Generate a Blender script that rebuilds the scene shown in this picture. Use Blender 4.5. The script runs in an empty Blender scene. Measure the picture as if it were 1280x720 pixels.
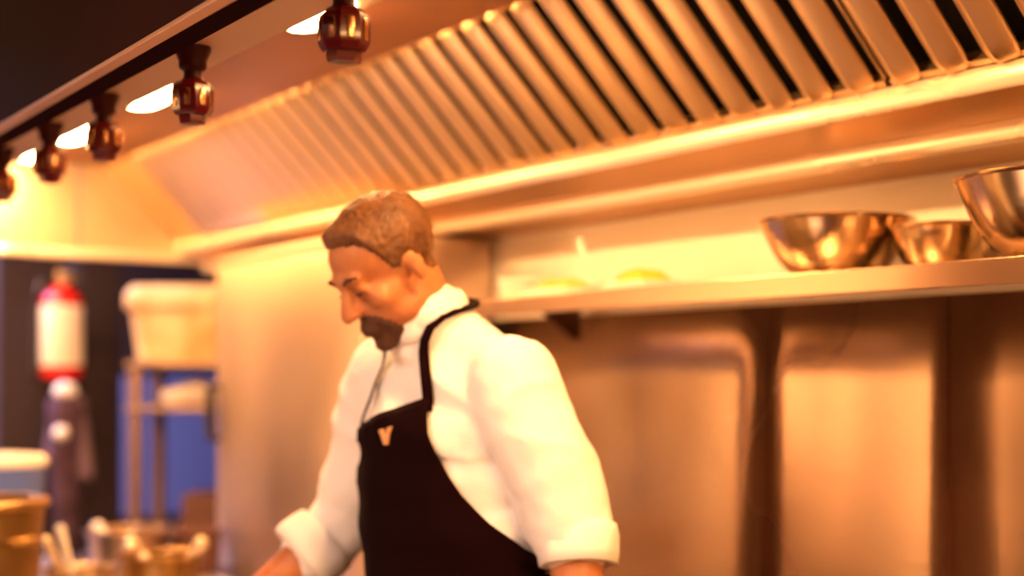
import bpy, bmesh, math, random
from mathutils import Vector, Matrix, noise
from mathutils.bvhtree import BVHTree
random.seed(4)
R = math.radians
sc = bpy.context.scene
C = sc.collection

# ---------------------------------------------------------------- camera, world, exposure
H = 1.5                                   # eye height
YAW = 33.1                                # degrees between the view axis and the hood's length (-x)
cam_d = bpy.data.cameras.new('camera'); cam = bpy.data.objects.new('camera', cam_d); C.objects.link(cam)
cam.location = (0, 0, H); cam.rotation_euler = (R(90), 0, R(90 - YAW))
cam_d.lens = 50.1; cam_d.sensor_width = 36; cam_d.shift_y = 105 / 1280; cam_d.clip_start = .02
cam_d.dof.use_dof = True; cam_d.dof.focus_distance = 1.8; cam_d.dof.aperture_fstop = 1.6
sc.camera = cam
sc.view_settings.view_transform = 'Standard'; sc.view_settings.look = 'None'
sc.view_settings.exposure = 1.2; sc.view_settings.gamma = 1; sc.view_settings.use_curve_mapping = False
w = bpy.data.worlds.new('world'); sc.world = w; w.use_nodes = True
w.node_tree.nodes['Background'].inputs[0].default_value = (1, .42, .16, 1)
w.node_tree.nodes['Background'].inputs[1].default_value = .06

LAMP_COL = (1.0, .56, .22)
LAMP_POWER = 105
def area(name, loc, rot, sx, sy, power, col):
    l = bpy.data.lights.new(name, 'AREA'); l.shape = 'RECTANGLE'; l.size = sx; l.size_y = sy; l.energy = power; l.color = col
    o = bpy.data.objects.new(name, l); o.location = loc; o.rotation_euler = rot; C.objects.link(o); return o
area('camera_side_fill', (-.6, -1.2, 2.75), (R(25), 0, R(10)), 2.2, 1.0, 46, (1, .64, .46))  # unseen fill added on the camera side for the jacket and lower wall
area('cladding_fill', (1.7, 1.0, 2.2), (0, R(62), 0), .9, .7, 60, (1, .52, .17))  # lamp added out of view at the right, grazes the wall cladding
area('far_blue_fill', (-6.2, .4, 2.85), (0, R(12), 0), 1.2, 1.0, 85, (.45, .48, 1))  # bluish lamp added to tint the far background
area('far_warm_fill', (-4.85, .6, 2.9), (0, R(16), 0), .4, .4, 28, (1, .58, .28))  # warm lamp added to brighten the extinguisher and the rack tub

FW = Vector((-math.cos(R(YAW)), math.sin(R(YAW)), 0)); RT = Vector((math.sin(R(YAW)), math.cos(R(YAW)), 0))
F = 50.1 / 36 * 1280
def ray_y(px, Y):                          # the point on the wall-parallel plane y=Y behind image column px
    a = R(YAW) + math.atan((px - 640) / F)
    return -Y / math.tan(a)
def place(px, py, D):
    p = FW * D + RT * ((px - 640) / F * D); p.z = H + (465 - py) / F * D
    return p

# ---------------------------------------------------------------- materials
MATS = {}
def mat(name, col, rough=.5, metal=0, spec=.5, bump=None, var=None, emit=None, emit_s=0, aniso=0, coat=0, rvar=None):
    if name in MATS: return MATS[name]
    m = bpy.data.materials.new(name); m.use_nodes = True; nt = m.node_tree; b = nt.nodes['Principled BSDF']
    b.inputs['Base Color'].default_value = (*col, 1); b.inputs['Roughness'].default_value = rough
    b.inputs['Metallic'].default_value = metal; b.inputs['Specular IOR Level'].default_value = spec
    b.inputs['Coat Weight'].default_value = coat
    if aniso: b.inputs['Anisotropic'].default_value = aniso
    if emit: b.inputs['Emission Color'].default_value = (*emit, 1); b.inputs['Emission Strength'].default_value = emit_s
    tc = nt.nodes.new('ShaderNodeTexCoord')
    def tex(scale, detail=3):
        mp = nt.nodes.new('ShaderNodeMapping'); mp.inputs['Scale'].default_value = scale
        nt.links.new(tc.outputs['Object'], mp.inputs['Vector'])
        n = nt.nodes.new('ShaderNodeTexNoise'); n.inputs['Scale'].default_value = 1; n.inputs['Detail'].default_value = detail
        nt.links.new(mp.outputs[0], n.inputs['Vector']); return n
    if var:                                # (second colour, scale)
        n = tex(var[1]); r = nt.nodes.new('ShaderNodeMix'); r.data_type = 'RGBA'
        mr = nt.nodes.new('ShaderNodeMapRange'); mr.inputs[1].default_value = .38; mr.inputs[2].default_value = .62
        nt.links.new(n.outputs[0], mr.inputs[0]); nt.links.new(mr.outputs[0], r.inputs[0])
        r.inputs[6].default_value = (*col, 1); r.inputs[7].default_value = (*var[0], 1)
        nt.links.new(r.outputs[2], b.inputs['Base Color'])
    if rvar:                               # (min, max, scale)
        n = tex(rvar[2]); mr = nt.nodes.new('ShaderNodeMapRange'); mr.inputs[1].default_value = .35; mr.inputs[2].default_value = .65
        mr.inputs[3].default_value = rvar[0]; mr.inputs[4].default_value = rvar[1]
        nt.links.new(n.outputs[0], mr.inputs[0]); nt.links.new(mr.outputs[0], b.inputs['Roughness'])
    if bump:                               # (strength, distance, scale)
        n = tex(bump[2], 4); bp = nt.nodes.new('ShaderNodeBump'); bp.inputs['Strength'].default_value = bump[0]; bp.inputs['Distance'].default_value = bump[1]
        nt.links.new(n.outputs[0], bp.inputs['Height']); nt.links.new(bp.outputs[0], b.inputs['Normal'])
    MATS[name] = m; return m

STEEL = mat('brushed steel', (.80, .70, .60), .32, 1, bump=(.25, .002, (3, 220, 220)), rvar=(.25, .42, (1.5, 5, 5)))
STEEL_V = mat('brushed wall steel', (.84, .62, .44), .36, .92, bump=(.12, .003, (5, 1, 60)), rvar=(.20, .33, (1.3, 1.3, .7)), var=((.70, .46, .32), (2.2, 2, .35)))
STEEL_F = mat('filter steel', (.86, .62, .38), .36, .95, bump=(.2, .002, (9, 9, 9)))
STEEL_R = mat('bright rolled steel', (.93, .83, .68), .34, .55, rvar=(.2, .42, (2, 3, 3)))
SHELFE = mat('satin shelf edge', (.50, .33, .23), .30, .95)
ENDM = mat('end sheet steel', (.72, .58, .40), .33, .85)
SPLASH = mat('pale satin steel', (.93, .88, .80), .5, .1, bump=(.1, .002, (4, 4, 90)))
CEILM = mat('hood ceiling', (.24, .085, .045), .42, .6, bump=(.2, .003, (4, 4, 4)), var=((.34, .14, .07), (1.5, 2, 2)))
DARKP = mat('dark painted metal', (.009, .0012, .0012), .7, 0, spec=.06, var=((.02, .003, .003), (1.2, 1.2, 1.2)))
LIPSHADE = mat('dark maroon lip shade', (.012, .001, .0015), .9, 0, spec=.02)  # maroon-black colour carries the shade of the lip channel
SOFFIT = mat('soffit enamel', (.46, .30, .19), .45, .3)
SLOTDARK = mat('slot shade plenum', (.005, .0015, .001), .8, 0, spec=.2)  # near-black colour stands in for the shade between the baffles
POLISH = mat('polished bowl steel', (.50, .35, .21), .2, 1, bump=(.1, .002, (3, 3, 60)))
RED = mat('dark red lacquer', (.07, .0006, .003), .28, 0, spec=.35, coat=.15)
DKRED = mat('blackened red metal', (.035, .001, .002), .5, 0, spec=.2)
LENS = mat('lamp lens', (1, .9, .8), .4, emit=(1, .50, .17), emit_s=LAMP_POWER)
LAMPH = mat('lamp housing', (.7, .62, .55), .4, .8)
JACKET = mat('white cotton', (.86, .82, .78), .85, spec=.2, bump=(.25, .002, (160, 160, 160)))
APRON = mat('dark maroon cloth', (.0075, .0008, .0015), .9, spec=.06, bump=(.3, .001, (300, 300, 300)))
SKIN = mat('skin', (.48, .185, .07), .5, spec=.35, var=((.42, .14, .05), (12, 12, 12)))
HAIR = mat('brown hair', (.10, .036, .011), .55, spec=.4, bump=(.8, .004, (260, 120, 60)), var=((.17, .066, .02), (40, 30, 20)))
BEARD = mat('dark beard', (.075, .026, .012), .6, spec=.3, bump=(.8, .003, (300, 300, 200)))
TROUS = mat('black trouser cloth', (.018, .016, .02), .9)
SHOE = mat('black leather', (.015, .012, .012), .35)
EYEM = mat('eye', (.7, .62, .55), .2)
EXTRED = mat('extinguisher red', (.75, .015, .012), .25, coat=.4)
CREAM = mat('cream label', (.95, .86, .66), .45)
BRASS = mat('brass', (.85, .6, .3), .3, 1)
WHITEP = mat('white plastic', (.85, .8, .76), .4)
BLUEP = mat('blue plastic', (.10, .17, .55), .35)
TUBM = mat('cream plastic', (.85, .68, .42), .5, var=((.62, .34, .14), (5, 5, 5)))
BLACKP = mat('black plastic', (.02, .013, .012), .35)
COPPER = mat('golden brown pot', (.34, .19, .06), .34, .8, rvar=(.22, .4, (3, 3, 3)))
CARD = mat('brown cardboard', (.13, .055, .035), .8)
COATM = mat('dark cloth', (.06, .025, .045), .9)
MAUVE = mat('mauve cloth', (.16, .10, .14), .9)
YELLOW = mat('yellow food', (.95, .52, .02), .4, bump=(.6, .006, (60, 60, 60)), var=((.95, .66, .05), (25, 25, 25)))
GREYW = mat('grey metal post', (.20, .12, .09), .45, .6)
RACKM = mat('rack tray steel', (.42, .30, .23), .4, .7)

# ---------------------------------------------------------------- helpers
def link(name, bm, m, parent=None, smooth=True, auto=40):
    me = bpy.data.meshes.new(name); bmesh.ops.recalc_face_normals(bm, faces=bm.faces); bm.to_mesh(me); bm.free()
    me.materials.append(m); o = bpy.data.objects.new(name, me); C.objects.link(o)
    if parent:
        o.parent = parent
        o.matrix_parent_inverse = Matrix.Translation(parent.location).inverted() if parent.get('_abs') else Matrix()
    if smooth:
        me.polygons.foreach_set('use_smooth', [True] * len(me.polygons))
        if auto: me.set_sharp_from_angle(angle=R(auto))
    return o
def tag(o, label, cat, group=None):
    o['label'] = label; o['category'] = cat
    if group: o['group'] = group
    return o
def thing(name, loc, label, cat, group=None, rz=0):
    o = bpy.data.objects.new(name, None); o.location = loc; o.rotation_euler = (0, 0, rz); o.empty_display_size = .05
    C.objects.link(o); return tag(o, label, cat, group)
def struct(o):
    o['kind'] = 'structure'; return o
def box(bm, a, b, bev=0, seg=2):
    r = bmesh.ops.create_cube(bm, size=1); vs = r['verts']
    for v in vs:
        v.co = Vector([(a[i] + b[i]) / 2 + v.co[i] * (b[i] - a[i]) for i in range(3)])
    if bev:
        es = list({e for v in vs for e in v.link_edges})
        bmesh.ops.bevel(bm, geom=es, offset=bev, segments=seg, affect='EDGES', profile=.5)
    return bm
def B(a, b, bev=0, seg=2): return box(bmesh.new(), a, b, bev, seg)
def prism_x(bm, prof, x0, x1):             # closed yz profile run along x
    A = [bm.verts.new((x0, y, z)) for y, z in prof]; D = [bm.verts.new((x1, y, z)) for y, z in prof]; n = len(prof)
    for i in range(n): bm.faces.new((A[i], A[(i + 1) % n], D[(i + 1) % n], D[i]))
    bm.faces.new(A); bm.faces.new(D[::-1]); return bm
def lathe(bm, prof, seg=32, at=(0, 0, 0), close=True, M=None):
    rings = []
    for r_, z in prof:
        rings.append([bm.verts.new((max(r_, 1e-5) * math.cos(2 * math.pi * k / seg) , max(r_, 1e-5) * math.sin(2 * math.pi * k / seg), z)) for k in range(seg)])
    for a, b in zip(rings, rings[1:]):
        for k in range(seg): bm.faces.new((a[k], a[(k + 1) % seg], b[(k + 1) % seg], b[k]))
    if close:
        bm.faces.new(rings[0]); bm.faces.new(rings[-1])
    M = (Matrix.Translation(at) @ M) if M else Matrix.Translation(at)
    for r_ in rings:
        for v in r_: v.co = M @ v.co
    return bm
def tube(bm, pts, rad, seg=10):
    pts = [Vector(p) for p in pts]; rads = rad if isinstance(rad, (list, tuple)) else [rad] * len(pts); rings = []
    up = None
    for i, p in enumerate(pts):
        t = (pts[min(i + 1, len(pts) - 1)] - pts[max(i - 1, 0)]).normalized()
        if up is None: up = t.orthogonal().normalized()
        up = (up - t * up.dot(t)).normalized(); s = t.cross(up)
        rings.append([bm.verts.new(p + (up * math.cos(2 * math.pi * k / seg) + s * math.sin(2 * math.pi * k / seg)) * rads[i]) for k in range(seg)])
    for a, b in zip(rings, rings[1:]):
        for k in range(seg): bm.faces.new((a[k], a[(k + 1) % seg], b[(k + 1) % seg], b[k]))
    bm.faces.new(rings[0]); bm.faces.new(rings[-1]); return bm
def copy_tree(o, parent=None):
    c = o.copy(); C.objects.link(c)
    if parent: c.parent = parent
    for ch in list(o.children): copy_tree(ch, c)
    return c

# ---------------------------------------------------------------- the room
YW = 1.95; XE = -4.7; XR = 1.0
FLOORM = mat('quarry tile floor', (.10, .045, .03), .45, bump=(.3, .003, (6, 6, 6)))
PLAST = mat('warm plaster', (.30, .16, .09), .8)
FARM = mat('dark far wall', (.035, .012, .014), .8, var=((.05, .02, .006), (.6, .8, .3)))
BLUEW = mat('blue panel wall', (.22, .26, .50), .55)
struct(link('floor', B((-7.7, -3, -.1), (2.2, 3.7, 0)), FLOORM, smooth=False))
struct(link('ceiling', B((-7.7, -3, 3), (2.2, 3.7, 3.1)), mat('room ceiling', (.06, .02, .015), .8), smooth=False))
struct(link('wall_front', B((-7.7, -3.1, 0), (2.2, -3, 3)), PLAST, smooth=False))
struct(link('wall_right', B((2.1, -3, 0), (2.2, 3.7, 3)), PLAST, smooth=False))
struct(link('wall_left', B((-7.7, -3, 0), (-7.6, 3.7, 3)), FARM, smooth=False))
struct(link('wall_far', B((-7.7, 3.6, 0), (-4.6, 3.7, 3)), FARM, smooth=False))
# the stainless-clad back wall: three wall areas
struct(link('wall_back', B((-4.6, YW, 0), (2.1, YW + .12, 3)), PLAST, smooth=False))
struct(link('wall_return', B((-4.6, YW + .12, 0), (-4.48, 3.6, 3)), PLAST, smooth=False))
struct(link('trim_blue_panel', B((-7.6, 1.55, H - .78), (-7.585, 3.5, H - .02), .004), BLUEW, smooth=False))
struct(link('trim_blue_base', B((-7.6, .2, .1), (-7.58, 3.5, H - 1.0), .004), mat('violet base panel', (.12, .10, .30), .6), smooth=False))
struct(link('trim_splash', B((-4.55, YW - .010, H + .13), (XR, YW, H + .42)), SPLASH, smooth=False))
xs = [-4.55, -3.02, ray_y(970, YW), ray_y(1196, YW), -.55, .25, 1.0]
for i, (a, b) in enumerate(zip(xs, xs[1:])):      # wall cladding sheets, each very slightly dished as sheet metal is
    bm = bmesh.new(); nx, nz = 10, 10; g = []
    z0, z1 = .1, H + .13
    for k in range(nz + 1):
        row = []
        for j in range(nx + 1):
            u, v = j / nx, k / nz
            d = .003 * math.sin(math.pi * u) ** 2 * (1 if i % 2 else -1) + .003 * math.sin(u * 6 + i) * math.sin(math.pi * u)
            row.append(bm.verts.new((a + .002 + (b - a - .004) * u, YW - .02 - abs(0) - d, z0 + (z1 - z0) * v)))
        g.append(row)
    for k in range(nz):
        for j in range(nx): bm.faces.new((g[k][j], g[k][j + 1], g[k + 1][j + 1], g[k + 1][j]))
    bmesh.ops.solidify(bm, geom=bm.faces[:], thickness=.001)
    struct(link('trim_%d' % (i + 1), bm, STEEL_V, auto=0))
struct(link('reflection_glow', B((-7.15, -2.995, .35), (-5.75, -2.985, 2.6)), mat('warm reflection panel', (.8, .6, .4), .4, emit=(1, .48, .16), emit_s=6), smooth=False))  # glowing panel added behind the view so the cladding has something bright to reflect
struct(link('pillar', B((-5.75, 1.28, 0), (-5.42, 1.74, 3), .01), mat('dark pillar', (.03, .014, .02), .7), smooth=False))

# ---------------------------------------------------------------- exhaust hood
hood = thing('exhaust_hood', (-1.8, 1.2, H + .42), 'long stainless kitchen exhaust hood running above the cook, dark front panel', 'exhaust hood')
hood['_abs'] = 1
def hp(name, bm, m, label=None, **k):
    o = link(name, bm, m, hood, **k)
    if label: o['label'] = label
    return o
YF, ZF = .60, H + .4257
hp('front_panel', B((XE, YF, ZF), (XR, YF + .015, 2.99)), DARKP, 'dark maroon outer front panel', smooth=False)
hp('front_flange', B((XE, YF - .002, ZF - .006), (XR, YF + .018, ZF), .001), mat('tan flange', (.5, .3, .18), .4, .6), 'thin pale metal edge strip', smooth=False)
hp('lip_shade', B((XE, YF + .018, ZF - .003), (XR, .66, ZF + .05), .001), LIPSHADE, 'dark maroon strip in place of the shaded lip channel', smooth=False)
hp('lip_edging', B((XE, .66, ZF + .004), (XR, .668, ZF + .045), .001), mat('edging', (.42, .26, .20), .4, .5), smooth=False)
hp('soffit', prism_x(bmesh.new(), [(.668, H + .464), (.80, H + .464), (.80, H + .69), (.79, H + .69), (.79, H + .474), (.668, H + .474)], XE, XR), SOFFIT, 'flat strip carrying the dark red fixtures', smooth=False)
hp('inner_ceiling', B((XE, .79, H + .684), (XR, 1.47, H + .70)), CEILM, 'reddish brown inner ceiling', smooth=False)
# end panel (two sheets with a seam) and its bottom trim
hp('end_panel', B((XE - .02, YF, H + .40), (XE, 1.362, 2.99)), ENDM, smooth=False)
hp('end_panel', B((XE - .02, 1.370, H + .40), (XE, YW, 2.99)), ENDM, smooth=False)
hp('end_trim', B((XE - .03, YF, H + .375), (XE + .02, YW, H + .402), .006), STEEL_R)

hp('gutter_ledge', prism_x(bmesh.new(), [(1.700, H + .443), (1.694, H + .439), (1.694, H + .410), (1.700, H + .405), (1.715, H + .412), (1.72, H + .443)], XE, XR), STEEL_R, auto=60)
hp('gutter_channel', prism_x(bmesh.new(), [(1.71, H + .410), (1.735, H + .400), (1.80, H + .374), (1.80, H + .392), (1.72, H + .425)], XE, XR), mat('channel steel', (.62, .40, .25), .4, .9), 'darker channel between the two bright rails', smooth=False)
hp('gutter_rail', prism_x(bmesh.new(), [(1.800, H + .384), (1.789, H + .378), (1.786, H + .366), (1.789, H + .352), (1.800, H + .346), (1.83, H + .350), (1.83, H + .384)], XE, XR), STEEL_R, auto=80)
hp('gutter_pan', prism_x(bmesh.new(), [(1.81, H + .350), (1.949, H + .338), (1.949, H + .41), (1.81, H + .39)], XE, XR), mat('pan steel', (.50, .30, .16), .45, .9), smooth=False)
# plenum behind the filters
hp('plenum', prism_x(bmesh.new(), [(1.72, H + .445), (1.948, H + .42), (1.948, 2.99), (1.47, 2.99), (1.47, H + .70), (1.52, H + .72), (1.80, H + .46)], XE, XR), SLOTDARK, 'space behind the filters, coloured near black for shade', smooth=False)
U = Vector((0, -1, 1)).normalized(); N = Vector((0, -1, -1)).normalized()
BL = Vector((0, 1.70, H + .443)); LEN = .352; PITCH = .09; MODW = .72
JX = [-2.977 + .72 * k for k in range(-2, 6)]
bm = bmesh.new()                            # blank filler beside the last filter
q = [BL + Vector((XE, 0, 0)) , BL + Vector((JX[0] - .004, 0, 0)), BL + Vector((JX[0] - .004, 0, 0)) + U * LEN, BL + Vector((XE, 0, 0)) + U * LEN]
f1 = [bm.verts.new(p + N * .006) for p in q]; f2 = [bm.verts.new(p - N * .006) for p in q]
for i in range(4): bm.faces.new((f1[i], f1[(i + 1) % 4], f2[(i + 1) % 4], f2[i]))
bm.faces.new(f1); bm.faces.new(f2)
hp('filler_panel', bm, STEEL_F, smooth=False)
hp('filter_rail', prism_x(bmesh.new(), [(1.450, H + .6835), (1.458, H + .6835), (1.458, H + .690), (1.450, H + .690)], XE, XR), STEEL_F, smooth=False)

# ---------------------------------------------------------------- baffle filters
def baffle_mesh(w_, h_):
    bm = bmesh.new(); st = [0, .006, .014, .024, .034, .05, .12, .2, .28, LEN - .03, LEN - .012, LEN - .004]
    prof = [(0, -.003), (.0, .0), (.05, .22), (.42, .98), (.45, 1.0), (.48, .98), (.95, .22), (1, .0), (1, -.003)]
    rings = []
    for s in st:
        e = min(1, max(0, s / .034)); e2 = min(1, (LEN - s) / .03)
        k = math.sqrt(max(0, 1 - (1 - min(e, e2)) ** 2)); wk = .55 + .45 * k
        ring = []
        for u, h in prof:
            x = w_ / 2 + (u - .5) * w_ * wk
            n = h_ * h * (k * .9 + .1) if h >= 0 else h
            ring.append(bm.verts.new(Vector((x, 0, 0)) + U * s + N * n))
        rings.append(ring)
    for a, b in zip(rings, rings[1:]):
        for i in range(len(a) - 1): bm.faces.new((a[i], a[i + 1], b[i + 1], b[i]))
    bm.faces.new(rings[0]); bm.faces.new(rings[-1])
    return bm
def frame_mesh(W_):
    bm = bmesh.new()
    def bar(x0, x1, s0, s1, n0, n1):
        c = [bm.verts.new(Vector((x, 0, 0)) + U * s + N * n) for x in (x0, x1) for s in (s0, s1) for n in (n0, n1)]
        for f in ((0, 1, 3, 2), (4, 6, 7, 5), (0, 4, 5, 1), (2, 3, 7, 6), (0, 2, 6, 4), (1, 5, 7, 3)): bm.faces.new([c[i] for i in f])
    bar(.006, .012, .0, LEN, -.03, -.012); bar(W_ - .012, W_ - .006, 0, LEN, -.03, -.012)
    bar(.006, W_ - .006, 0, .010, -.03, -.004); bar(.006, W_ - .006, LEN - .010, LEN, -.03, -.004)
    return bm
fl_lab = ['baffle filter at the far end of the hood, next to the blank end sheet', 'second baffle filter from the far end of the hood',
          'baffle filter directly up and left of the cook\'s head, third from the far end', 'baffle filter right of the cook\'s head, shallow shadows between its slats',
          'baffle filter with dark slots, above the left bowl on the shelf', 'largest baffle filter at the top right corner of the photo']
proto = None
for i, x in enumerate(JX[:6]):
    if proto is None:
        t = thing('baffle_filter', (x, BL.y, BL.z), fl_lab[i], 'grease filter', 'grease filters in the hood'); proto = t
        link('filter_frame', frame_mesh(MODW), STEEL_F, t, smooth=False)
        bm0 = baffle_mesh(.058, .019)
        first = link('baffle', bm0, STEEL_F, t, auto=35); first.location.x = .014
        for k in range(1, 8):
            c = first.copy(); c.location.x = .014 + k * (MODW - .028 + .026) / 8; c.parent = t; C.objects.link(c)
    else:
        t = copy_tree(proto); t.location = (x, BL.y, BL.z); t['label'] = fl_lab[i]
# last stretch of hood beyond the frame gets one more sheet
# ---------------------------------------------------------------- hood lamps
def hood_lamp(x, label):
    t = thing('hood_lamp', (x, 1.15, H + .684), label, 'lamp', 'lamps inside the hood')
    link('housing', B((-.16, -.06, -.012), (.16, .06, 0), .006), LAMPH, t)
    bm = bmesh.new(); bmesh.ops.create_uvsphere(bm, u_segments=32, v_segments=16, radius=1)
    for v in bm.verts:
        v.co = Vector((v.co.x * .12, v.co.y * .045, v.co.z * .022 - .014))
    link('lens', bm, LENS, t)
    return t
hood_lamp(-4.42, 'hood lamp tight against the end sheet of the hood, behind the far red fixtures')
hood_lamp(ray_y(92, 1.15), 'small bright hood lamp at the far end, left of the third red fixture')
hood_lamp(ray_y(186, 1.15), 'bright hood lamp beside the second nearest red fixture')
hood_lamp(ray_y(398, 1.15), 'brightest hood lamp, behind the nearest and largest red fixture')
for x, l in ((-1.55, 'hood lamp right above the largest bowls'), (-.75, 'hood lamp above the near end of the prep counter'), (.15, 'hood lamp at the near end of the hood')): hood_lamp(x, l)

# ---------------------------------------------------------------- dark red fixtures on the soffit
def fixture_parts(t):
    link('flange', lathe(bmesh.new(), [(.026, 0), (.026, -.005), (.023, -.012), (.0195, -.020), (.0195, -.030), (.015, -.034)], 32), DKRED, t)
    link('neck', lathe(bmesh.new(), [(.0135, -.030), (.0125, -.038), (.013, -.044), (.019, -.050)], 24), DKRED, t)
    b = link('body', lathe(bmesh.new(), [(.010, -.046), (.022, -.050), (.0285, -.056), (.0305, -.064), (.0305, -.086), (.0285, -.092), (.024, -.098), (.012, -.099)], 8), RED, t, auto=25)
    bm = bmesh.new()
    for k in range(8):                      # raised window bars on each facet
        a = math.pi / 8 + k * math.pi / 4; M = Matrix.Rotation(a, 4, 'Z')
        n0 = len(bm.verts); box(bm, (.0270, -.0045, -.087), (.0298, .0045, -.062), .001)
        bm.verts.ensure_lookup_table()
        for v in bm.verts[n0:]: v.co = M @ v.co
    w_ = link('facet_bars', bm, mat('fixture bar metal', (.55, .26, .12), .25, 1), t); w_['label'] = 'small coppery upright bars on the facets'
    link('bottom_cap', lathe(bmesh.new(), [(.020, -.096), (.0205, -.104), (.019, -.110), (.008, -.112)], 6), RED, t, auto=25)
fx = [(430, 'largest faceted dark red fixture, nearest and cut by the top edge'), (241, 'second nearest dark red fixture under the hood soffit, whole flange visible'),
      (130, 'middle one of the five dark red fixtures under the hood soffit'), (62, 'fourth dark red fixture, with bright yellow glints on its left side'), (3, 'farthest dark red fixture, cut by the left edge of the photo')]
p0 = None
for i, (px, lab) in enumerate(fx):
    x = ray_y(px, .73)
    if p0 is None:
        p0 = thing('pendant_fixture', (x, .73, H + .464), lab, 'fixture', 'dark red fixtures under the hood'); fixture_parts(p0); t = p0
    else:
        t = copy_tree(p0); t.location = (x, .73, H + .464); t['label'] = lab
    t.rotation_euler.z = .35 * i + .2

# ---------------------------------------------------------------- wall shelf and what stands on it
YS = 1.65; ZS = H + .159
SX0 = -2.78
sh = thing('wall_shelf', (-1, YW - .03, ZS - .037), 'long stainless wall shelf behind the cook carrying bowls and trays', 'shelf'); sh['_abs'] = 1
link('shelf_board', B((SX0, YS + .004, ZS - .012), (.9, YW - .032, ZS), .002), STEEL, sh)
link('front_edge', B((SX0, YS, ZS - .037), (.9, YS + .006, ZS + .001), .002), SHELFE, sh, smooth=False)
for x in (ray_y(699, 1.86), -1.0, .4):
    bm = bmesh.new(); prof = [(1.80, ZS - .013), (YW - .032, ZS - .013), (YW - .032, ZS - .085), (YW - .05, ZS - .085), (1.82, ZS - .03)]
    prism_x(bm, prof, x - .004, x + .004); o = link('bracket', bm, mat('dark bracket', (.10, .04, .025), .5, .6), sh, smooth=False); o['label'] = 'dark steel bracket'
def bowl(loc, r, h, foot, label, m=POLISH):
    t = thing('mixing_bowl', loc, label, 'bowl', 'bowls on the wall shelf')
    prof = [(foot * .9, 0), (foot, .002)]
    n = 9
    for k in range(1, n + 1):
        u = k / n; prof.append((foot + (r - foot) * (u ** .62), .002 + (h - .010) * u ** 1.15))
    prof += [(r + .001, h - .006)]
    inner = [(a - .004, b + .003) for a, b in prof[2:]][::-1]
    link('bowl_body', lathe(bmesh.new(), prof + inner + [(foot * .8, .006)], 48), m, t)
    bm = bmesh.new(); pts = 48
    ring = [Vector((math.cos(a) * (r + .002), math.sin(a) * (r + .002), h - .003)) for a in [2 * math.pi * k / pts for k in range(pts + 1)]]
    tube(bm, ring, .0035, 8); link('rim', bm, m, t)
    return t
bowl((ray_y(1045, 1.79), 1.79, ZS), .128, .100, .060, 'wide metal mixing bowl on the wall shelf, leftmost bowl')
bowl((ray_y(1180, 1.83), 1.83, ZS), .083, .076, .050, 'smallest pale metal bowl between the two wider bowls')
bowl((ray_y(1332, 1.76), 1.76, ZS), .150, .118, .070, 'tall metal mixing bowl cut by the right edge of the photo')
def tray(px, l, wd, label, h, food=YELLOW, y=1.71):
    x = ray_y(px, y); t = thing('food_tray', (x, y, ZS), label, 'tray', 'food trays on the wall shelf')
    bm = box(bmesh.new(), (-l / 2, -wd / 2, 0), (l / 2, wd / 2, .016), .006)
    link('tray_body', bm, WHITEP, t)
    bm = bmesh.new(); bmesh.ops.create_icosphere(bm, subdivisions=4, radius=1)
    for v in bm.verts:
        n_ = noise.noise(v.co * 2.3 + Vector((px, 0, 0))) * .25 + 1
        v.co = Vector((v.co.x * l * .44 * n_, v.co.y * wd * .42 * n_, .017 + max(-.004, v.co.z * h * n_)))
    link('food', bm, food, t)
    return t
tray(702, .16, .10, 'white tray of yellow food at the left end of the shelf, spoon resting in it', .018)
tray(803, .13, .10, 'white tray of yellow food midway along the shelf, right of the spoon', .022)
x = ray_y(646, 1.72); t = thing('small_tub', (x, 1.72, ZS), 'small white tub on the shelf just right of the cook\'s shoulder', 'tub')
link('tub_body', lathe(bmesh.new(), [(.036, 0), (.044, .034), (.042, .034), (.030, .006)], 32), WHITEP, t)
link('lid', lathe(bmesh.new(), [(.046, .034), (.047, .040), (.044, .045), (.01, .046)], 32), WHITEP, t)
t = thing('serving_spoon', (ray_y(738, 1.72), 1.72, ZS + .028), 'white serving spoon leaning out of the yellow food tray', 'spoon')
bm = tube(bmesh.new(), [(0.02, 0, 0), (0, 0, .025), (-.03, 0, .065), (-.037, 0, .085)], [.005, .006, .009, .008], 10)
link('spoon_handle', bm, WHITEP, t)
bm = bmesh.new(); bmesh.ops.create_uvsphere(bm, u_segments=16, v_segments=10, radius=1)
for v in bm.verts: v.co = Vector((.032 + v.co.x * .02, v.co.y * .014, v.co.z * .006 - .003))
link('spoon_bowl', bm, WHITEP, t)

# ---------------------------------------------------------------- refrigerator
FRIDGEM = mat('pale refrigerator steel', (.66, .50, .40), .38, .85, rvar=(.3, .5, (1.5, 1.5, .8)))
X0, X1, Y0 = ray_y(270, 1.55), ray_y(452, 1.55), 1.55
fr = thing('refrigerator', ((X0 + X1) / 2, 1.74, 0), 'tall stainless refrigerator behind the cook, dark handle at its left edge', 'refrigerator'); fr['_abs'] = 1
ZT = H + .333
link('cabinet', B((X0, Y0 + .03, .10), (X1, YW - .035, ZT), .008), FRIDGEM, fr)
d = link('fridge_door', B((X0 + .002, Y0, .16), (X1 - .002, Y0 + .028, ZT - .03), .008, 3), FRIDGEM, fr)
link('top_panel', B((X0, Y0 + .004, ZT - .028), (X1, Y0 + .03, ZT), .004), FRIDGEM, fr)
for a in (X0 + .05, X1 - .05):
    for b in (Y0 + .08, YW - .09): link('foot', lathe(bmesh.new(), [(.02, 0), (.025, .01), (.015, .02), (.015, .10)], 16, (a, b, 0)), BLACKP, fr)
hx = X0 + .035
bm = bmesh.new(); zc = H - .055 * 4.17 / 1.781 * 1.0
zc = H + (465 - 516) / F * 4.15
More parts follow.
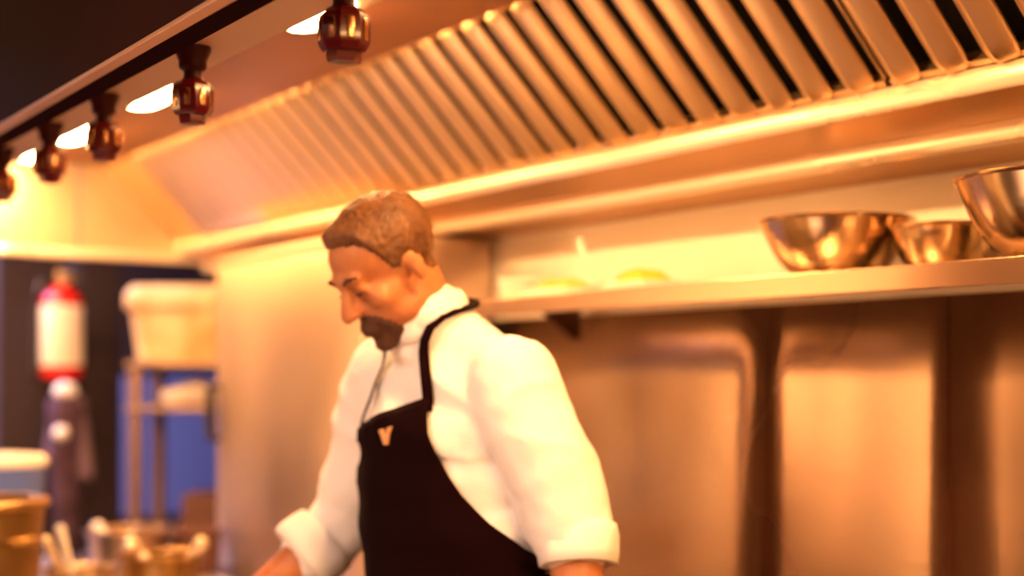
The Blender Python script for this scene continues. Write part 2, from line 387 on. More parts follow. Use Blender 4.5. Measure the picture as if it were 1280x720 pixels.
tube(bm, [(hx, Y0, zc - .075), (hx, Y0 - .03, zc - .075), (hx, Y0 - .034, zc), (hx, Y0 - .03, zc + .075), (hx, Y0, zc + .075)], [.010, .013, .016, .013, .010], 12)
o = link('handle', bm, BLACKP, fr); o['label'] = 'dark door handle'

# ---------------------------------------------------------------- background things at the far left
p = place(77, 420, 5.25); ez = H + (465 - 474) / F * 5.25
t = thing('fire_extinguisher', (-5.50, 1.53, ez), 'red fire extinguisher with a large cream label, hanging on the dark pillar', 'fire extinguisher')
p = place(77, 474, 5.26); t.location = p
link('cylinder', lathe(bmesh.new(), [(.045, 0), (.068, .006), (.075, .02), (.075, .275), (.070, .300), (.050, .325), (.028, .338), (.024, .35)], 40), EXTRED, t)
o = link('paper_label', lathe(bmesh.new(), [(.0756, .048), (.0765, .050), (.0765, .270), (.0756, .272)], 40, close=False), CREAM, t); o['label'] = 'cream label wrapped round the cylinder'
link('valve', lathe(bmesh.new(), [(.024, .345), (.024, .365), (.018, .37), (.018, .40)], 20), BRASS, t)
bm = bmesh.new(); tube(bm, [(0, 0, .39), (.04, .03, .415), (.075, .06, .42)], [.010, .009, .008]); tube(bm, [(0, 0, .38), (.045, .035, .375), (.08, .065, .36)], [.009, .008, .007])
link('lever', bm, BLACKP, t)
bm = bmesh.new(); lathe(bm, [(.022, 0), (.022, .012)], 20, (0, 0, 0), True, Matrix.Rotation(R(90), 4, 'Y')); 
for v in bm.verts: v.co += Vector((.02, .012, .375))
link('gauge', bm, BRASS, t)
bm = tube(bmesh.new(), [(0, -.015, .37), (-.0, -.075, .36), (.0, -.098, .28), (.0, -.10, .12), (.0, -.098, .02)], [.008, .009, .009, .009, .014])
link('hose', bm, BLACKP, t)
bm = bmesh.new(); box(bm, (-.115, -.03, .10), (-.07, .03, .13), .003); link('wall_bracket', bm, BLACKP, t)

# coat hanging below
p = place(84, 640, 5.2)
t = thing('hanging_coat', (p.x, p.y, H - .59), 'dark coat with mauve shoulders hanging under the fire extinguisher', 'coat')
def blob(parts, name, m, parent, vox=.01, sm=4, nz=0, nsc=8):
    bm = bmesh.new()
    for kind, a, *r in parts:
        n0 = len(bm.verts)
        if kind == 'e':
            bmesh.ops.create_icosphere(bm, subdivisions=3, radius=1); bm.verts.ensure_lookup_table()
            M = r[1] if len(r) > 1 else Matrix.Identity(3)
            for v in bm.verts[n0:]: v.co = Vector(a) + M @ Vector((v.co.x * r[0][0], v.co.y * r[0][1], v.co.z * r[0][2]))
        else:                              # tapered capsule a -> r[0], radii r[1], r[2]
            A_, B_ = Vector(a), Vector(r[0]); ra, rb = r[1], r[2]; n = max(2, int((B_ - A_).length / (min(ra, rb) * .35)) + 1)
            for k in range(n + 1):
                u = k / n; c = A_.lerp(B_, u); rr = ra + (rb - ra) * u
                n1 = len(bm.verts); bmesh.ops.create_icosphere(bm, subdivisions=2 if rr < .03 else 3, radius=rr); bm.verts.ensure_lookup_table()
                for v in bm.verts[n1:]: v.co += c
    me = bpy.data.meshes.new('tmp'); bm.to_mesh(me); bm.free()
    o = bpy.data.objects.new(name, me); C.objects.link(o)
    md = o.modifiers.new('r', 'REMESH'); md.mode = 'VOXEL'; md.voxel_size = vox
    s = o.modifiers.new('s', 'SMOOTH'); s.factor = .6; s.iterations = sm
    dg = bpy.context.evaluated_depsgraph_get(); dg.update()
    me2 = bpy.data.meshes.new_from_object(o.evaluated_get(dg)); o.modifiers.clear(); o.data = me2; bpy.data.meshes.remove(me)
    me2.materials.clear(); me2.materials.append(m)
    me2.name = name
    if nz:
        me2.calc_loop_triangles() if False else None
        nrm = [v.normal.copy() for v in me2.vertices]
        for v, n_ in zip(me2.vertices, nrm):
            v.co += n_ * nz * (noise.noise(v.co * nsc) + .5 * noise.noise(Vector((v.co.x * nsc * 2.2, v.co.y * nsc * 2.2, v.co.z * nsc * .9))))
    me2.polygons.foreach_set('use_smooth', [True] * len(me2.polygons))
    if parent: o.parent = parent
    return o
yv = RT
blob([('c', (0, 0, .30), (0, 0, .45), .07, .075), ('c', (0, 0, -.03), (0, 0, .30), .045, .06)], 'coat_body', COATM, t, .012, 6, .008, 12)
a = yv * .06
o = blob([('c', tuple(-a * .9 + Vector((0, 0, .27))), tuple(-a * .3 + Vector((0, 0, .47))), .035, .045), ('c', tuple(a * 1.1 + Vector((0, 0, .22))), tuple(a * .4 + Vector((0, 0, .47))), .035, .045)], 'coat_shoulders', MAUVE, t, .01, 4); o['label'] = 'mauve shoulders'
o = blob([('e', tuple(-FW * .02 + Vector((0, 0, .52))), (.045, .045, .035))], 'collar', WHITEP, t, .008, 4); o['label'] = 'pale collar'
o = blob([('e', tuple(-FW * .07 + Vector((0, 0, .37))), (.03, .03, .03))], 'pocket_patch', WHITEP, t, .008, 4); o['label'] = 'pale patch'

link('coat_hook', tube(bmesh.new(), [(-.22, 0, .56), (-.08, 0, .57), (-.03, 0, .55)], .008), BRASS, t)
# storage rack
ra = place(160, 465, 5.0); rb = place(300, 465, 5.0); rv = (rb - ra).normalized(); rd = Vector((-rv.y, rv.x, 0));
if rd.dot(FW) < 0: rd = -rd
t = thing('storage_rack', (ra.x, ra.y, 0), 'narrow metal storage rack at the far left, beside the refrigerator', 'rack', rz=math.atan2(rv.y, rv.x))
ang = math.atan2(rv.y, rv.x)
pz = lambda py, D=5.0: H + (465 - py) / F * D
RW = .42
for (a, b) in ((.02, 0.02), (RW, .02), (.02, .36), (RW, .36)):
    link('post', B((a - .022, b - .02, 0), (a + .022, b + .02, pz(452)), .006), GREYW, t)
for py in (452, 508, 668, 760):
    link('rack_shelf', B((-.01, -.01, pz(py) - .02), (RW + .03, .39, pz(py)), .005), RACKM, t)
tl = lambda x, y, z: t.matrix_world @ Vector((x, y, z))
bpy.context.view_layer.update()
q = thing('storage_tub', tl(.19, .16, pz(452)), 'big cream plastic tub on top of the storage rack', 'tub', rz=ang)
hT = pz(356) - pz(452)
bm = bmesh.new(); rings = []
def rrect(hx, hy, r, z, n=6):
    out = []
    for cx, cy, a0 in ((hx - r, hy - r, 0), (-hx + r, hy - r, 90), (-hx + r, -hy + r, 180), (hx - r, -hy + r, 270)):
        for k in range(n + 1):
            a = R(a0 + 90 * k / n); out.append((cx + r * math.cos(a), cy + r * math.sin(a), z))
    return out
def loft(bm, rl):
    rs = [[bm.verts.new(p) for p in r_] for r_ in rl]
    for a, b in zip(rs, rs[1:]):
        for k in range(len(a)): bm.faces.new((a[k], a[(k + 1) % len(a)], b[(k + 1) % len(a)], b[k]))
    bm.faces.new(rs[0]); bm.faces.new(rs[-1]); return bm
link('tub_body', loft(bmesh.new(), [rrect(.165, .13, .05, .0), rrect(.172, .14, .05, .01), rrect(.195, .155, .05, hT * .7)]), TUBM, q)
link('lid', loft(bmesh.new(), [rrect(.205, .165, .05, hT * .68), rrect(.212, .17, .05, hT * .72), rrect(.210, .17, .05, hT * .9), rrect(.19, .15, .05, hT)]), TUBM, q)
o = blob([('c', (0, 0, 0.025), (.11, .02, .045), .03, .045), ('c', (.10, .02, .045), (.20, .05, .03), .045, .03)], 'folded_towel', WHITEP, None, .008, 5, .006, 20)
tag(o, 'crumpled white towel on the rack shelf under the cream tub', 'towel'); o.location = tl(.12, .10, pz(508) + .006); o.rotation_euler.z = ang
q = thing('cardboard_box', tl(.28, .16, pz(668)), 'brown cardboard box on a low rack shelf', 'box', rz=ang)
link('box_body', B((-.10, -.13, 0), (.12, .13, .13), .004), CARD, q, smooth=False)
link('box_flap', B((-.10, -.13, .13), (.005, .13, .135), .001), CARD, q, smooth=False)
link('box_flap', B((.015, -.13, .13), (.12, .13, .135), .001), CARD, q, smooth=False)

# ---------------------------------------------------------------- pass counter, bottom left
CT = .93
t = thing('prep_counter', (-3.0, .5, 0), 'stainless prep counter crowded with pots and spoons, bottom left', 'counter'); t['_abs'] = 1
link('worktop', B((-4.5, .05, CT - .04), (-1.3, .78, CT), .005), STEEL, t)
link('worktop', B((-4.5, .78, CT - .04), (-2.75, 1.50, CT), .005), STEEL, t)
link('counter_base', B((-4.45, .10, .12), (-1.35, .73, CT - .04), .004), STEEL, t)
link('counter_base', B((-4.45, .74, .12), (-2.80, 1.45, CT - .04), .004), STEEL, t)
for a, b in ((-4.4, .15), (-1.4, .15), (-1.4, .68), (-4.4, 1.4), (-2.86, 1.4)):
    link('leg', B((a - .02, b - .02, 0), (a + .02, b + .02, .12), .004), BLACKP, t)

def oncounter(px, D):
    p = place(px, 465, D); return Vector((p.x, p.y, CT))
p = oncounter(-28, 3.0)
zt = H + (465 - 622) / F * 3.0 - CT
t = thing('stock_pot', p, 'golden brown stock pot with a rolled rim at the lower left edge', 'pot')
link('pot_body', lathe(bmesh.new(), [(.105, 0), (.115, .01), (.122, .12), (.135, zt - .02), (.131, zt - .02), (.11, .02)], 48), COPPER, t)
ringp = [Vector((math.cos(2 * math.pi * k / 48) * .137, math.sin(2 * math.pi * k / 48) * .137, zt - .012)) for k in range(49)]
link('rim', tube(bmesh.new(), ringp, .011, 10), COPPER, t)
for s in (-1, 1):
    a = R(20) if s > 0 else R(200); d = Vector((math.cos(a), math.sin(a), 0)); n_ = Vector((-d.y, d.x, 0))
    link('handle', tube(bmesh.new(), [d * .128 - n_ * .04 + Vector((0, 0, zt - .08)), d * .165 - n_ * .035 + Vector((0, 0, zt - .08)), d * .165 + n_ * .035 + Vector((0, 0, zt - .08)), d * .128 + n_ * .04 + Vector((0, 0, zt - .08))], .007), COPPER, t)
p = oncounter(-6, 3.75); zt = H + (465 - 566) / F * 3.75 - CT
t = thing('blue_bucket', p, 'blue plastic bucket with a white lid behind the stock pot', 'bucket')
link('bucket_body', lathe(bmesh.new(), [(.10, 0), (.105, .008), (.128, zt - .03), (.12, zt - .03)], 40), BLUEP, t)
link('lid', lathe(bmesh.new(), [(.132, zt - .034), (.134, zt - .02), (.122, zt - .006), (.05, zt)], 40), WHITEP, t)

DSTEEL = mat('worn pan steel', (.40, .28, .20), .3, .95)
def steelpan(px, D, r, h, label, m=STEEL):
    t = thing('steel_pan', oncounter(px, D), label, 'pan', 'pans on the prep counter')
    link('pan_body', lathe(bmesh.new(), [(r * .82, 0), (r * .88, .006), (r, h), (r - .004, h), (r * .86 - .004, .012)], 40), m, t)
    rp = [Vector((math.cos(2 * math.pi * k / 40) * (r + .002), math.sin(2 * math.pi * k / 40) * (r + .002), h)) for k in range(41)]
    link('rim', tube(bmesh.new(), rp, .006, 8), m, t)
    return t
P1 = steelpan(200, 3.45, .10, .125, 'round steel pan nearest the refrigerator, spoons standing in it', COPPER)
P2 = steelpan(100, 3.30, .085, .11, 'smaller steel pan in the middle of the counter', DSTEEL)
P3 = steelpan(160, 3.95, .11, .13, 'steel pan behind the others on the counter', DSTEEL)
P4 = steelpan(245, 4.05, .07, .12, 'brown pan at the back of the counter beside the refrigerator', CARD)
def spoon(base, tip_px, tip_py, tip_D, label, r=.010, tipr=.019, m=None):
    a = Vector(base.location) + Vector((0, 0, .02)); b = place(tip_px, tip_py, tip_D)
    o = thing('spoon', a, label, 'spoon', 'spoons in the pans')
    d = b - a
    link('spoon_handle', tube(bmesh.new(), [d * .08, d * .5, d * .93, d * .97], [r * .6, r * .8, r, r * .9], 10), m or STEEL_R, o)
    bm = bmesh.new(); bmesh.ops.create_uvsphere(bm, u_segments=20, v_segments=12, radius=1)
    for v in bm.verts: v.co = Vector((v.co.x * tipr, v.co.y * tipr, v.co.z * tipr)) + d
    link('spoon_knob', bm, m or STEEL_R, o)
    bm = bmesh.new(); bmesh.ops.create_uvsphere(bm, u_segments=16, v_segments=10, radius=1)
    for v in bm.verts: v.co = Vector((v.co.x * .026, v.co.y * .026, v.co.z * .010))
    link('spoon_bowl', bm, m or STEEL_R, o)
    return o
SPM = mat('pale spoon metal', (.95, .80, .55), .3, .6)
spoon(P1, 251, 679, 3.42, 'spoon with a round pale end leaning right, nearest the refrigerator', .013, .017, SPM)
spoon(P3, 164, 683, 3.7, 'spoon with the brightest round end, left of the rack post', .014, .022, SPM)
spoon(P2, 58, 676, 3.25, 'pale spoon leaning left beside the golden pot', .011, .012, SPM)
spoon(P2, 76, 662, 3.35, 'pale spoon standing almost upright beside the golden pot', .010, .012, WHITEP)
spoon(P3, 122, 660, 4.0, 'white flat ended spoon leaning left at the back pan', .018, .02, WHITEP)
spoon(P1, 180, 698, 3.4, 'short gold spoon resting low in the nearest pan', .011, .015, SPM)

# ---------------------------------------------------------------- the cook
sL = Vector((-1.787, 1.165, 1.482)); sR = Vector((-2.115, 1.130, 1.490))
eL = Vector((-1.708, 1.225, 1.255)); eR = Vector((-2.205, 1.110, 1.255))
wL = Vector((-1.640, 1.190, 1.015)); wR = Vector((-2.255, .890, 1.070))
pel = Vector((-1.955, 1.22, .98)); nb = Vector((-1.950, 1.165, 1.555)); nk = nb + Vector((0, -.052, .010))
HC = place(486, 338, 2.20)                  # middle of the head
face_dir = Vector((.03, -1, 0)).normalized()
HM = Matrix.Rotation(math.atan2(face_dir.x, -face_dir.y), 3, 'Z') @ Matrix.Rotation(R(36), 3, 'X') @ Matrix.Diagonal((.86, .86, .84))
def hl(x, y, z): return HC + HM @ Vector((x, y, z))
parts = []
E = lambda c, r, M=HM: parts.append(('e', tuple(hl(*c)), r, M))
E((0, .018, .045), (.076, .098, .082)); E((0, -.030, .055), (.066, .060, .060))
E((0, -.030, -.030), (.060, .062, .078)); E((0, -.035, -.078), (.046, .048, .034)); E((0, -.078, -.098), (.024, .018, .018))
E((0, -.085, .036), (.050, .016, .014))
parts.append(('c', tuple(hl(0, -.092, .022)), tuple(hl(0, -.117, -.022)), .009, .0125))
for s in (-1, 1):
    E((s * .011, -.106, -.026), (.009, .011, .008)); E((s * .043, -.062, -.018), (.022, .022, .022)); E((s * .045, -.02, -.065), (.022, .04, .026))
    E((s * .079, .012, -.008), (.007, .016, .026), HM @ Matrix.Rotation(s * R(-18), 3, 'Z')); E((s * .083, .020, .004), (.005, .010, .016), HM @ Matrix.Rotation(s * R(-25), 3, 'Z'))
    E((s * .031, -.080, .012), (.015, .012, .008))
E((0, -.093, -.056), (.023, .012, .006)); E((0, -.090, -.068), (.020, .012, .007))
parts.append(('c', tuple(nk + Vector((0, .01, -.03))), tuple(hl(0, .022, -.045)), .058, .053))
# trunk, arms and legs beneath the clothes
parts += [('e', tuple(nb + Vector((0, .01, -.11))), (.15, .095, .10)), ('c', tuple(nb + Vector((0, 0, -.15))), tuple(pel), .11, .12),
          ('c', tuple(sL), tuple(eL), .050, .042), ('c', tuple(sR), tuple(eR), .050, .042), ('c', tuple(nb - Vector((0, 0, .05))), tuple(sL), .05, .05), ('c', tuple(nb - Vector((0, 0, .05))), tuple(sR), .05, .05),
          ('c', tuple(eL), tuple(wL), .043, .028), ('c', tuple(eR), tuple(wR), .043, .028)]
for s in (-1, 1):
    hip = pel + Vector((s * .09, 0, -.06)); kn = Vector((pel.x + s * .11, 1.18, .50)); an = Vector((pel.x + s * .12, 1.20, .09))
    parts += [('c', tuple(hip), tuple(kn), .08, .055), ('c', tuple(kn), tuple(an), .052, .036), ('c', tuple(an + Vector((0, 0, -.03))), tuple(an + Vector((s * .02, -.13, -.045))), .036, .026)]
def hand(wrist, d, palm_n, thumb_s, curl):
    # d: along the hand, palm_n: out of the palm, side: across the knuckles
    d = d.normalized(); side = d.cross(palm_n).normalized(); pn = side.cross(d).normalized()
    for k in range(4):
        o_ = side * ((k - 1.5) * .021)
        parts.append(('c', tuple(wrist + o_ * .55), tuple(wrist + d * .088 + o_), .0145, .0115))
        L = (.040, .046, .043, .033)[k]; p_ = wrist + d * .090 + o_ * 1.05; dd = d
        for j, (l, r0, r1) in enumerate(((L, .0095, .0085), (L * .62, .0085, .0078), (L * .5, .0078, .0066))):
            dd = (dd * math.cos(R(curl[j])) + pn * math.sin(R(curl[j]))).normalized()
            n_ = p_ + dd * l; parts.append(('c', tuple(p_), tuple(n_), r0, r1)); p_ = n_
    s_ = side * thumb_s; a = wrist + d * .022 + s_ * .020; b = a + (d * .6 + s_ * .75 + pn * .3).normalized() * .042
    c = b + (d * .85 + s_ * .35 + pn * .35).normalized() * .034; e = c + (d * .95 + s_ * .1 + pn * .4).normalized() * .026
    parts.extend([('c', tuple(a), tuple(b), .015, .012), ('c', tuple(b), tuple(c), .012, .010), ('c', tuple(c), tuple(e), .010, .0085)])
hand(wL, Vector((.02, -.12, -1)), Vector((-1, -.1, 0)), 1 if True else -1, (14, 22, 18))
hand(wR, Vector((-.12, -1, -.58)), Vector((0, .35, -1)), -1, (8, 16, 14))
body = blob(parts, 'person', SKIN, None, .0055, 3)
tag(body, 'bearded cook in white jacket and dark apron, looking down at his work', 'person')

# clothes
jp = [('e', tuple(nb + Vector((0, .02, -.10))), (.185, .125, .115)), ('c', tuple(nb + Vector((0, .01, -.05))), tuple(sL + Vector((-.02, 0, -.012))), .070, .062), ('c', tuple(nb + Vector((0, .01, -.05))), tuple(sR + Vector((.02, 0, -.012))), .072, .070)]
for k in range(8):
    u = k / 7; c = (nb + Vector((0, .0, -.15))).lerp(pel + Vector((0, 0, -.10)), u)
    jp.append(('e', tuple(c), (.178 + .014 * u, .128 + .02 * math.sin(u * 3), .09)))
jp += [('c', tuple(nb + Vector((.04, .0, -.040))), tuple(sL.lerp(eL, .15) + Vector((-.01, 0, 0))), .07, .062), ('c', tuple(nb + Vector((-.03, .01, -.055))), tuple(sR.lerp(eR, .15) + Vector((.01, 0, 0))), .07, .06)]
jp += [('c', tuple(sL), tuple(sL.lerp(eL, .6)), .064, .066), ('c', tuple(sL.lerp(eL, .6)), tuple(eL + Vector((0, 0, .0))), .066, .058),
       ('c', tuple(sR), tuple(sR.lerp(eR, .6)), .068, .062), ('c', tuple(sR.lerp(eR, .6)), tuple(eR), .062, .055), ('c', tuple(eR), tuple(eR.lerp(wR, .28)), .055, .056),
       ('c', tuple(nb + Vector((0, .015, -.06))), tuple(nk + Vector((0, .0, .008))), .085, .066)]
jacket = blob(jp, 'jacket', JACKET, None, .008, 7)
me = jacket.data
nr = [v.normal.copy() for v in me.vertices]
for v, n_ in zip(me.vertices, nr):          # cloth folds, running down the sleeves and across the waist
    c = v.co
    d = .005 * noise.noise(Vector((c.x * 14, c.y * 14, c.z * 5 + c.x * 6))) + .011 * (1 - abs(noise.noise(Vector((c.x * 7 + c.z * 9, c.y * 7 - c.z * 4, c.z * 4 + 3))) * 2.2) ** .7 if abs(noise.noise(Vector((c.x * 7 + c.z * 9, c.y * 7 - c.z * 4, c.z * 4 + 3)))) < .45 else 0) + .002 * noise.noise(c * 45)
    v.co = c + n_ * d
jacket.parent = body
def ring_band(center, axis, r0, r1, h, thick, name, m, wob=.003, seg=56):
    axis = axis.normalized(); a = axis.orthogonal().normalized(); b = axis.cross(a); bm = bmesh.new()
    prof = [(-.5, 0), (-.46, .8), (-.2, 1.1), (.2, 1.05), (.46, .85), (.5, 0), (.40, -.6), (-.40, -.6)]
    rs = []
    for k in range(seg):
        t_ = 2 * math.pi * k / seg; rs.append([])
        for u, w_ in prof:
            rr = r0 + (r1 - r0) * (u + .5) + thick * w_ + wob * noise.noise(Vector((math.cos(t_) * 2, math.sin(t_) * 2, u * 2)))
            rs[-1].append(bm.verts.new(center + axis * (u * h) + (a * math.cos(t_) + b * math.sin(t_)) * rr))
    for k in range(seg):
        A_, B_ = rs[k], rs[(k + 1) % seg]
        for j in range(len(prof)): bm.faces.new((A_[j], A_[(j + 1) % len(prof)], B_[(j + 1) % len(prof)], B_[j]))
    o = link(name, bm, m, body, auto=0); return o
ring_band(eL.lerp(wL, .04) + Vector((0.004, 0, 0)), (wL - eL), .052, .050, .062, .009, 'rolled_cuff', JACKET)
ring_band(eR.lerp(wR, .30), (wR - eR), .056, .060, .062, .009, 'rolled_cuff', JACKET)
ring_band(nk + Vector((0, -.004, .022)), Vector((0, -.45, 1)), .068, .064, .040, .004, 'jacket_collar', JACKET, .004)

# apron: laid over the jacket by casting rays at it
bmj = bmesh.new(); bmj.from_mesh(jacket.data); bvh = BVHTree.FromBMesh(bmj)
def on_jacket(ang_deg, z, off):             # 0 = straight ahead (-y), + towards his left (+x)
    a = R(ang_deg); u = (1.50 - z) / .5; c = Vector((nb.x + (pel.x - nb.x) * u, nb.y + .01 + (pel.y - nb.y) * u, z)); d = Vector((math.sin(a), -math.cos(a), 0))
    hit, n_, _, dist = bvh.ray_cast(c + d * .24, -d)
    if hit is None or (hit - c).length > .22: hit = c + d * .14
    return hit + d * off
def apron_edge(z):
    pts = [(1.425, 29), (1.38, 31), (1.34, 36), (1.30, 46), (1.26, 60), (1.22, 76), (1.18, 90), (1.12, 102), (1.0, 108), (.5, 108)]
    for (z0, a0), (z1, a1) in zip(pts, pts[1:]):
        if z <= z0 and z >= z1: return a0 + (a1 - a0) * (z0 - z) / (z0 - z1)
    return 29
bm = bmesh.new(); nz_, nx_ = 46, 40; g = []
for k in range(nz_ + 1):
    z = 1.425 - (1.425 - .90) * k / nz_; row = []
    for j in range(nx_ + 1):
        w_ = 2 * j / nx_ - 1; a = apron_edge(z) * (w_ * (1.12 + .15 * min(1, max(0, (z - 1.27) / .08))) if w_ > 0 else w_ * .95); row.append(on_jacket(a, z + .026 * (w_ + .4) * max(0, 1 - 2.2 * k / nz_), .012))
    g.append(row)
for _ in range(6):                          # relax so that it hangs as cloth
    g = [[g[k][j] if k in (0,) or j in (0, nx_) else (g[k][j] * 2 + g[k][j - 1] + g[k][j + 1] + g[max(k - 1, 0)][j] + g[min(k + 1, nz_)][j]) / 6 for j in range(nx_ + 1)] for k in range(nz_ + 1)]
lastrow = g[-1]
for k in range(1, 16):
    u = k / 15; row = []
    for j, p_ in enumerate(lastrow):
        c = Vector((pel.x, pel.y, p_.z)); o_ = (p_ - c) * (1 + .14 * u + .03 * math.sin(j * .9) * u)
        row.append(Vector((c.x + o_.x, c.y + o_.y, .90 - .42 * u)))
    g.append(row)
vs = [[bm.verts.new(p_) for p_ in row] for row in g]
for a, b in zip(vs, vs[1:]):
    for j in range(nx_): bm.faces.new((a[j], a[j + 1], b[j + 1], b[j]))
bmesh.ops.recalc_face_normals(bm, faces=bm.faces)
apron_pts = [[p_.copy() for p_ in row] for row in g]
bmesh.ops.solidify(bm, geom=bm.faces[:], thickness=.003)
apron = link('apron', bm, APRON, body, auto=0); apron['label'] = 'dark maroon bib apron'
def ribbon(pts, wd, th, nrm_c, name, m, parent):
    pts = [Vector(p_) for p_ in pts]; bm = bmesh.new(); rs = []
    for i, p_ in enumerate(pts):
        t_ = (pts[min(i + 1, len(pts) - 1)] - pts[max(i - 1, 0)]).normalized(); n_ = (p_ - nrm_c(p_)); n_ = (n_ - t_ * n_.dot(t_)).normalized(); s = t_.cross(n_)
        rs.append([bm.verts.new(p_ + s * (wd / 2 * a) + n_ * (th * b)) for a, b in ((-1, 0), (1, 0), (1, 1), (-1, 1))])
    for a, b in zip(rs, rs[1:]):
        for k in range(4): bm.faces.new((a[k], a[(k + 1) % 4], b[(k + 1) % 4], b[k]))
    bm.faces.new(rs[0]); bm.faces.new(rs[-1]); return link(name, bm, m, parent, auto=60)
def over(p_, off=.010):                     # push a point out onto the jacket from the neck's axis
    c = Vector((nb.x, nb.y + .02, 1.44)); d = (p_ - c).normalized(); hit, *_ = bvh.ray_cast(c + d * .3, -d)
    return (hit if hit else p_) + d * off
for s, e in ((1, 0), (-1, 1)):
    corner = apron_pts[0][-1] if s > 0 else apron_pts[0][0]
    via = [corner + Vector((0, 0, -.02)), corner, corner.lerp(Vector((nb.x + s * .064, nb.y - .09, 1.53)), .5), Vector((nb.x + s * .062, nk.y - .060, 1.560))]
    ringp_ = [Vector((nk.x + s * .083 * math.sin(R(a)), nk.y - .083 * math.cos(R(a)), 1.580 + .034 * (a - 45) / 135)) for a in (52, 75, 95, 115, 140, 165, 182)]
    pts = []
    for a, b in zip(via, via[1:]):
        for k in range(6): pts.append(a.lerp(b, k / 6))
    pts = [pts[i] if i < 3 else over(pts[i], .008) for i in range(len(pts))] + ringp_
    for _ in range(3): pts = [pts[0]] + [(pts[i - 1] + pts[i] * 2 + pts[i + 1]) / 4 for i in range(1, len(pts) - 1)] + [pts[-1]]
    ribbon(pts, .017, .004, lambda p_: Vector((nb.x, nb.y + .02, 1.44)), 'neck_strap', APRON, apron)
# small tan mark on the bib
c = apron_pts[3][25]; ex = (apron_pts[3][27] - apron_pts[3][23]).normalized(); ez = (apron_pts[1][25] - apron_pts[5][25]).normalized(); en = ex.cross(ez).normalized()
if en.y > 0: en = -en
bm = bmesh.new(); c = c + en * .006
for pl in (((-.016, .009), (-.006, .009), (0, -.006), (.006, .009), (.016, .009), (.003, -.016), (-.003, -.016)),):
    f = [bm.verts.new(c + ex * a + ez * b) for a, b in pl]; fb = [bm.verts.new(c + ex * a + ez * b - en * .006) for a, b in pl]
    bm.faces.new(f); bm.faces.new(fb[::-1])
    for k in range(len(pl)): bm.faces.new((f[k], f[(k + 1) % len(pl)], fb[(k + 1) % len(pl)], fb[k]))
o = link('emblem', bm, mat('tan thread', (.75, .38, .16), .8), apron, smooth=False); o['label'] = 'small tan V-shaped emblem'

# hair and beard: shells grown on the head
bmb = bmesh.new(); bmb.from_mesh(body.data); bvb = BVHTree.FromBMesh(bmb); HMi = HM.inverted()
def shell(name, m, region, nu=120, nv=70, cent=(0, 0, .0)):
    cc = hl(*cent); bm = bmesh.new(); grid = {}
    for i in range(nu):
        for j in range(nv + 1):
            th = 2 * math.pi * i / nu; ph = math.pi * j / nv
            d = Vector((math.sin(ph) * math.sin(th), -math.sin(ph) * math.cos(th), math.cos(ph)))
            t_ = region(d, math.degrees(th) if th < math.pi else math.degrees(th) - 360, math.degrees(ph))
            if t_ is None: continue
            D = HM @ d; hit, *_ = bvb.ray_cast(cc, D)
            # outermost surface of the head in that direction
            h2, *_ = bvb.ray_cast(cc + D * .18, -D)
            if h2 is None: continue
            if (h2 - cc).length > .135: h2 = cc + D * .115
            p_ = h2 + D * t_
            grid[(i, j)] = (bm.verts.new(p_), bm.verts.new(h2 - D * .006))
    for i in range(nu):
        for j in range(nv):
            ks = [(i, j), ((i + 1) % nu, j), ((i + 1) % nu, j + 1), (i, j + 1)]
            if all(k in grid for k in ks):
                bm.faces.new([grid[k][0] for k in ks]); bm.faces.new([grid[k][1] for k in ks][::-1])
    bm.edges.ensure_lookup_table()
    be = [e for e in bm.edges if len(e.link_faces) == 1]
    vm = {}
    for k, (a, b) in grid.items(): vm[a] = b
    for e in be:
        a, b = e.verts
        if a in vm and b in vm:
            try: bm.faces.new((a, b, vm[b], vm[a]))
            except ValueError: pass
    bmesh.ops.remove_doubles(bm, verts=bm.verts, dist=1e-5)
    loose = [v for v in bm.verts if not v.link_faces]; bmesh.ops.delete(bm, geom=loose, context='VERTS')
    return link(name, bm, m, body, auto=0)
def hair_reg(d, th, ph):
    a = abs(th)
    # hairline: polar angle limit by direction round the head (0 front .. 180 back)
    pts = [(0, 44), (25, 44), (38, 46), (50, 52), (60, 66), (70, 94), (84, 98), (92, 84), (104, 84), (114, 112), (130, 124), (180, 126)]
    lim = 90
    for (a0, l0), (a1, l1) in zip(pts, pts[1:]):
        if a0 <= a <= a1: lim = l0 + (l1 - l0) * (a - a0) / (a1 - a0)
    if ph > lim + 2: return None
    e = min(1, max(0, (lim + 2 - ph) / 9)); th_ = .003 + .011 * max(0, math.cos(R(ph))) + (.010 * max(0, math.cos(R(a))) * math.sin(R(ph)) if ph < 60 else 0)
    n_ = noise.noise(d * 14) * .003 + noise.noise(Vector((d.x * 50, d.y * 18, d.z * 18))) * .002
    return max(.001, (th_ + n_) * e + .0006)
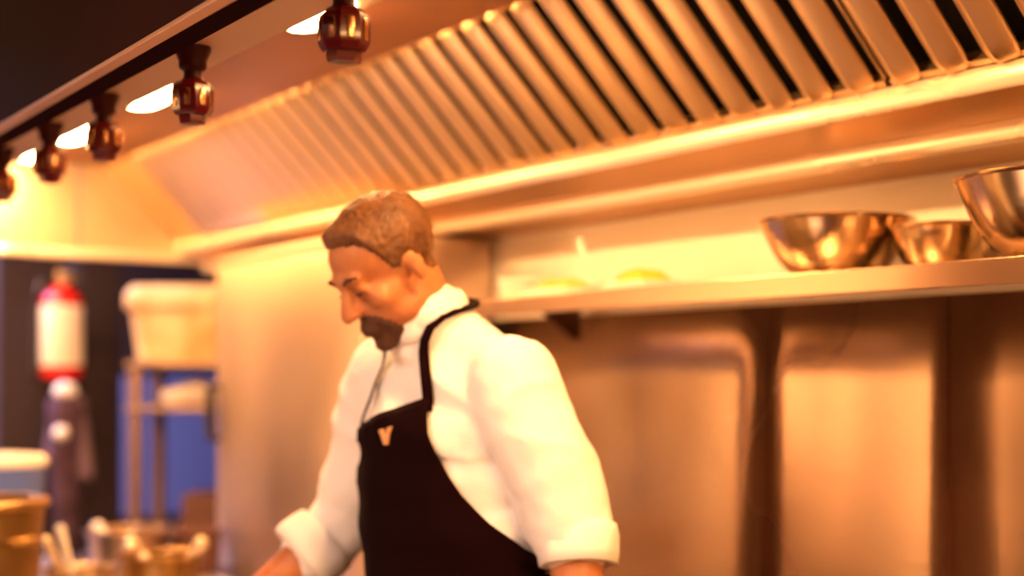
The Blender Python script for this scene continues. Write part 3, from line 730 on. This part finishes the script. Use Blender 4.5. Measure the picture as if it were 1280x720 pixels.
shell('hair', HAIR, hair_reg, cent=(0, .0, .02))
def beard_reg(d, th, ph):
    a = abs(th)
    pts = [(0, 111), (12, 112), (22, 117), (32, 130), (38, 142), (42, 150)]
    if a > 42: return None
    top = 110
    for (a0, l0), (a1, l1) in zip(pts, pts[1:]):
        if a0 <= a <= a1: top = l0 + (l1 - l0) * (a - a0) / (a1 - a0)
    if ph < top or ph > 158: return None
    e = min(1, (ph - top) / 6 + .15, (158 - ph) / 8 + .1)
    dens = 1 if a < 25 else max(.3, 1 - (a - 25) / 28)
    return .0008 + (.006 + .003 * noise.noise(d * 40)) * e * dens
shell('beard', BEARD, beard_reg, cent=(0, -.0, .0))
for s in (-1, 1):
    bm = tube(bmesh.new(), [hl(s * .014, -.099, .034), hl(s * .030, -.097, .041), hl(s * .046, -.084, .038)], [.002, .004, .002], 8); link('eyebrow', bm, BEARD, body)
    bm = bmesh.new(); bmesh.ops.create_uvsphere(bm, u_segments=16, v_segments=10, radius=1)
    for v in bm.verts: v.co = hl(*(Vector((s * .031, -.0905, .006)) + Vector((v.co.x * .011, v.co.y * .004, v.co.z * .003))))
    link('eyelash_line', bm, BEARD, body)
# trousers and shoes
tp = [('c', tuple(pel + Vector((-.07, 0, -.02))), tuple(pel + Vector((.07, 0, -.02))), .13, .13)]
for s in (-1, 1):
    hip = pel + Vector((s * .09, 0, -.06)); kn = Vector((pel.x + s * .11, 1.18, .50)); an = Vector((pel.x + s * .12, 1.20, .10))
    tp += [('c', tuple(hip), tuple(kn), .098, .078), ('c', tuple(kn), tuple(an), .078, .070)]
blob(tp, 'trousers', TROUS, body, .014, 4)
for s in (-1, 1):
    an = Vector((pel.x + s * .12, 1.20, .09))
    blob([('c', tuple(an + Vector((0, .01, -.035))), tuple(an + Vector((0, .0, .0))), .050, .048), ('c', tuple(an + Vector((0, .01, -.042))), tuple(an + Vector((s * .02, -.16, -.048))), .046, .040)], 'shoe', SHOE, body, .008, 4)
for o in bpy.data.objects:
    if '_abs' in o: del o['_abs']
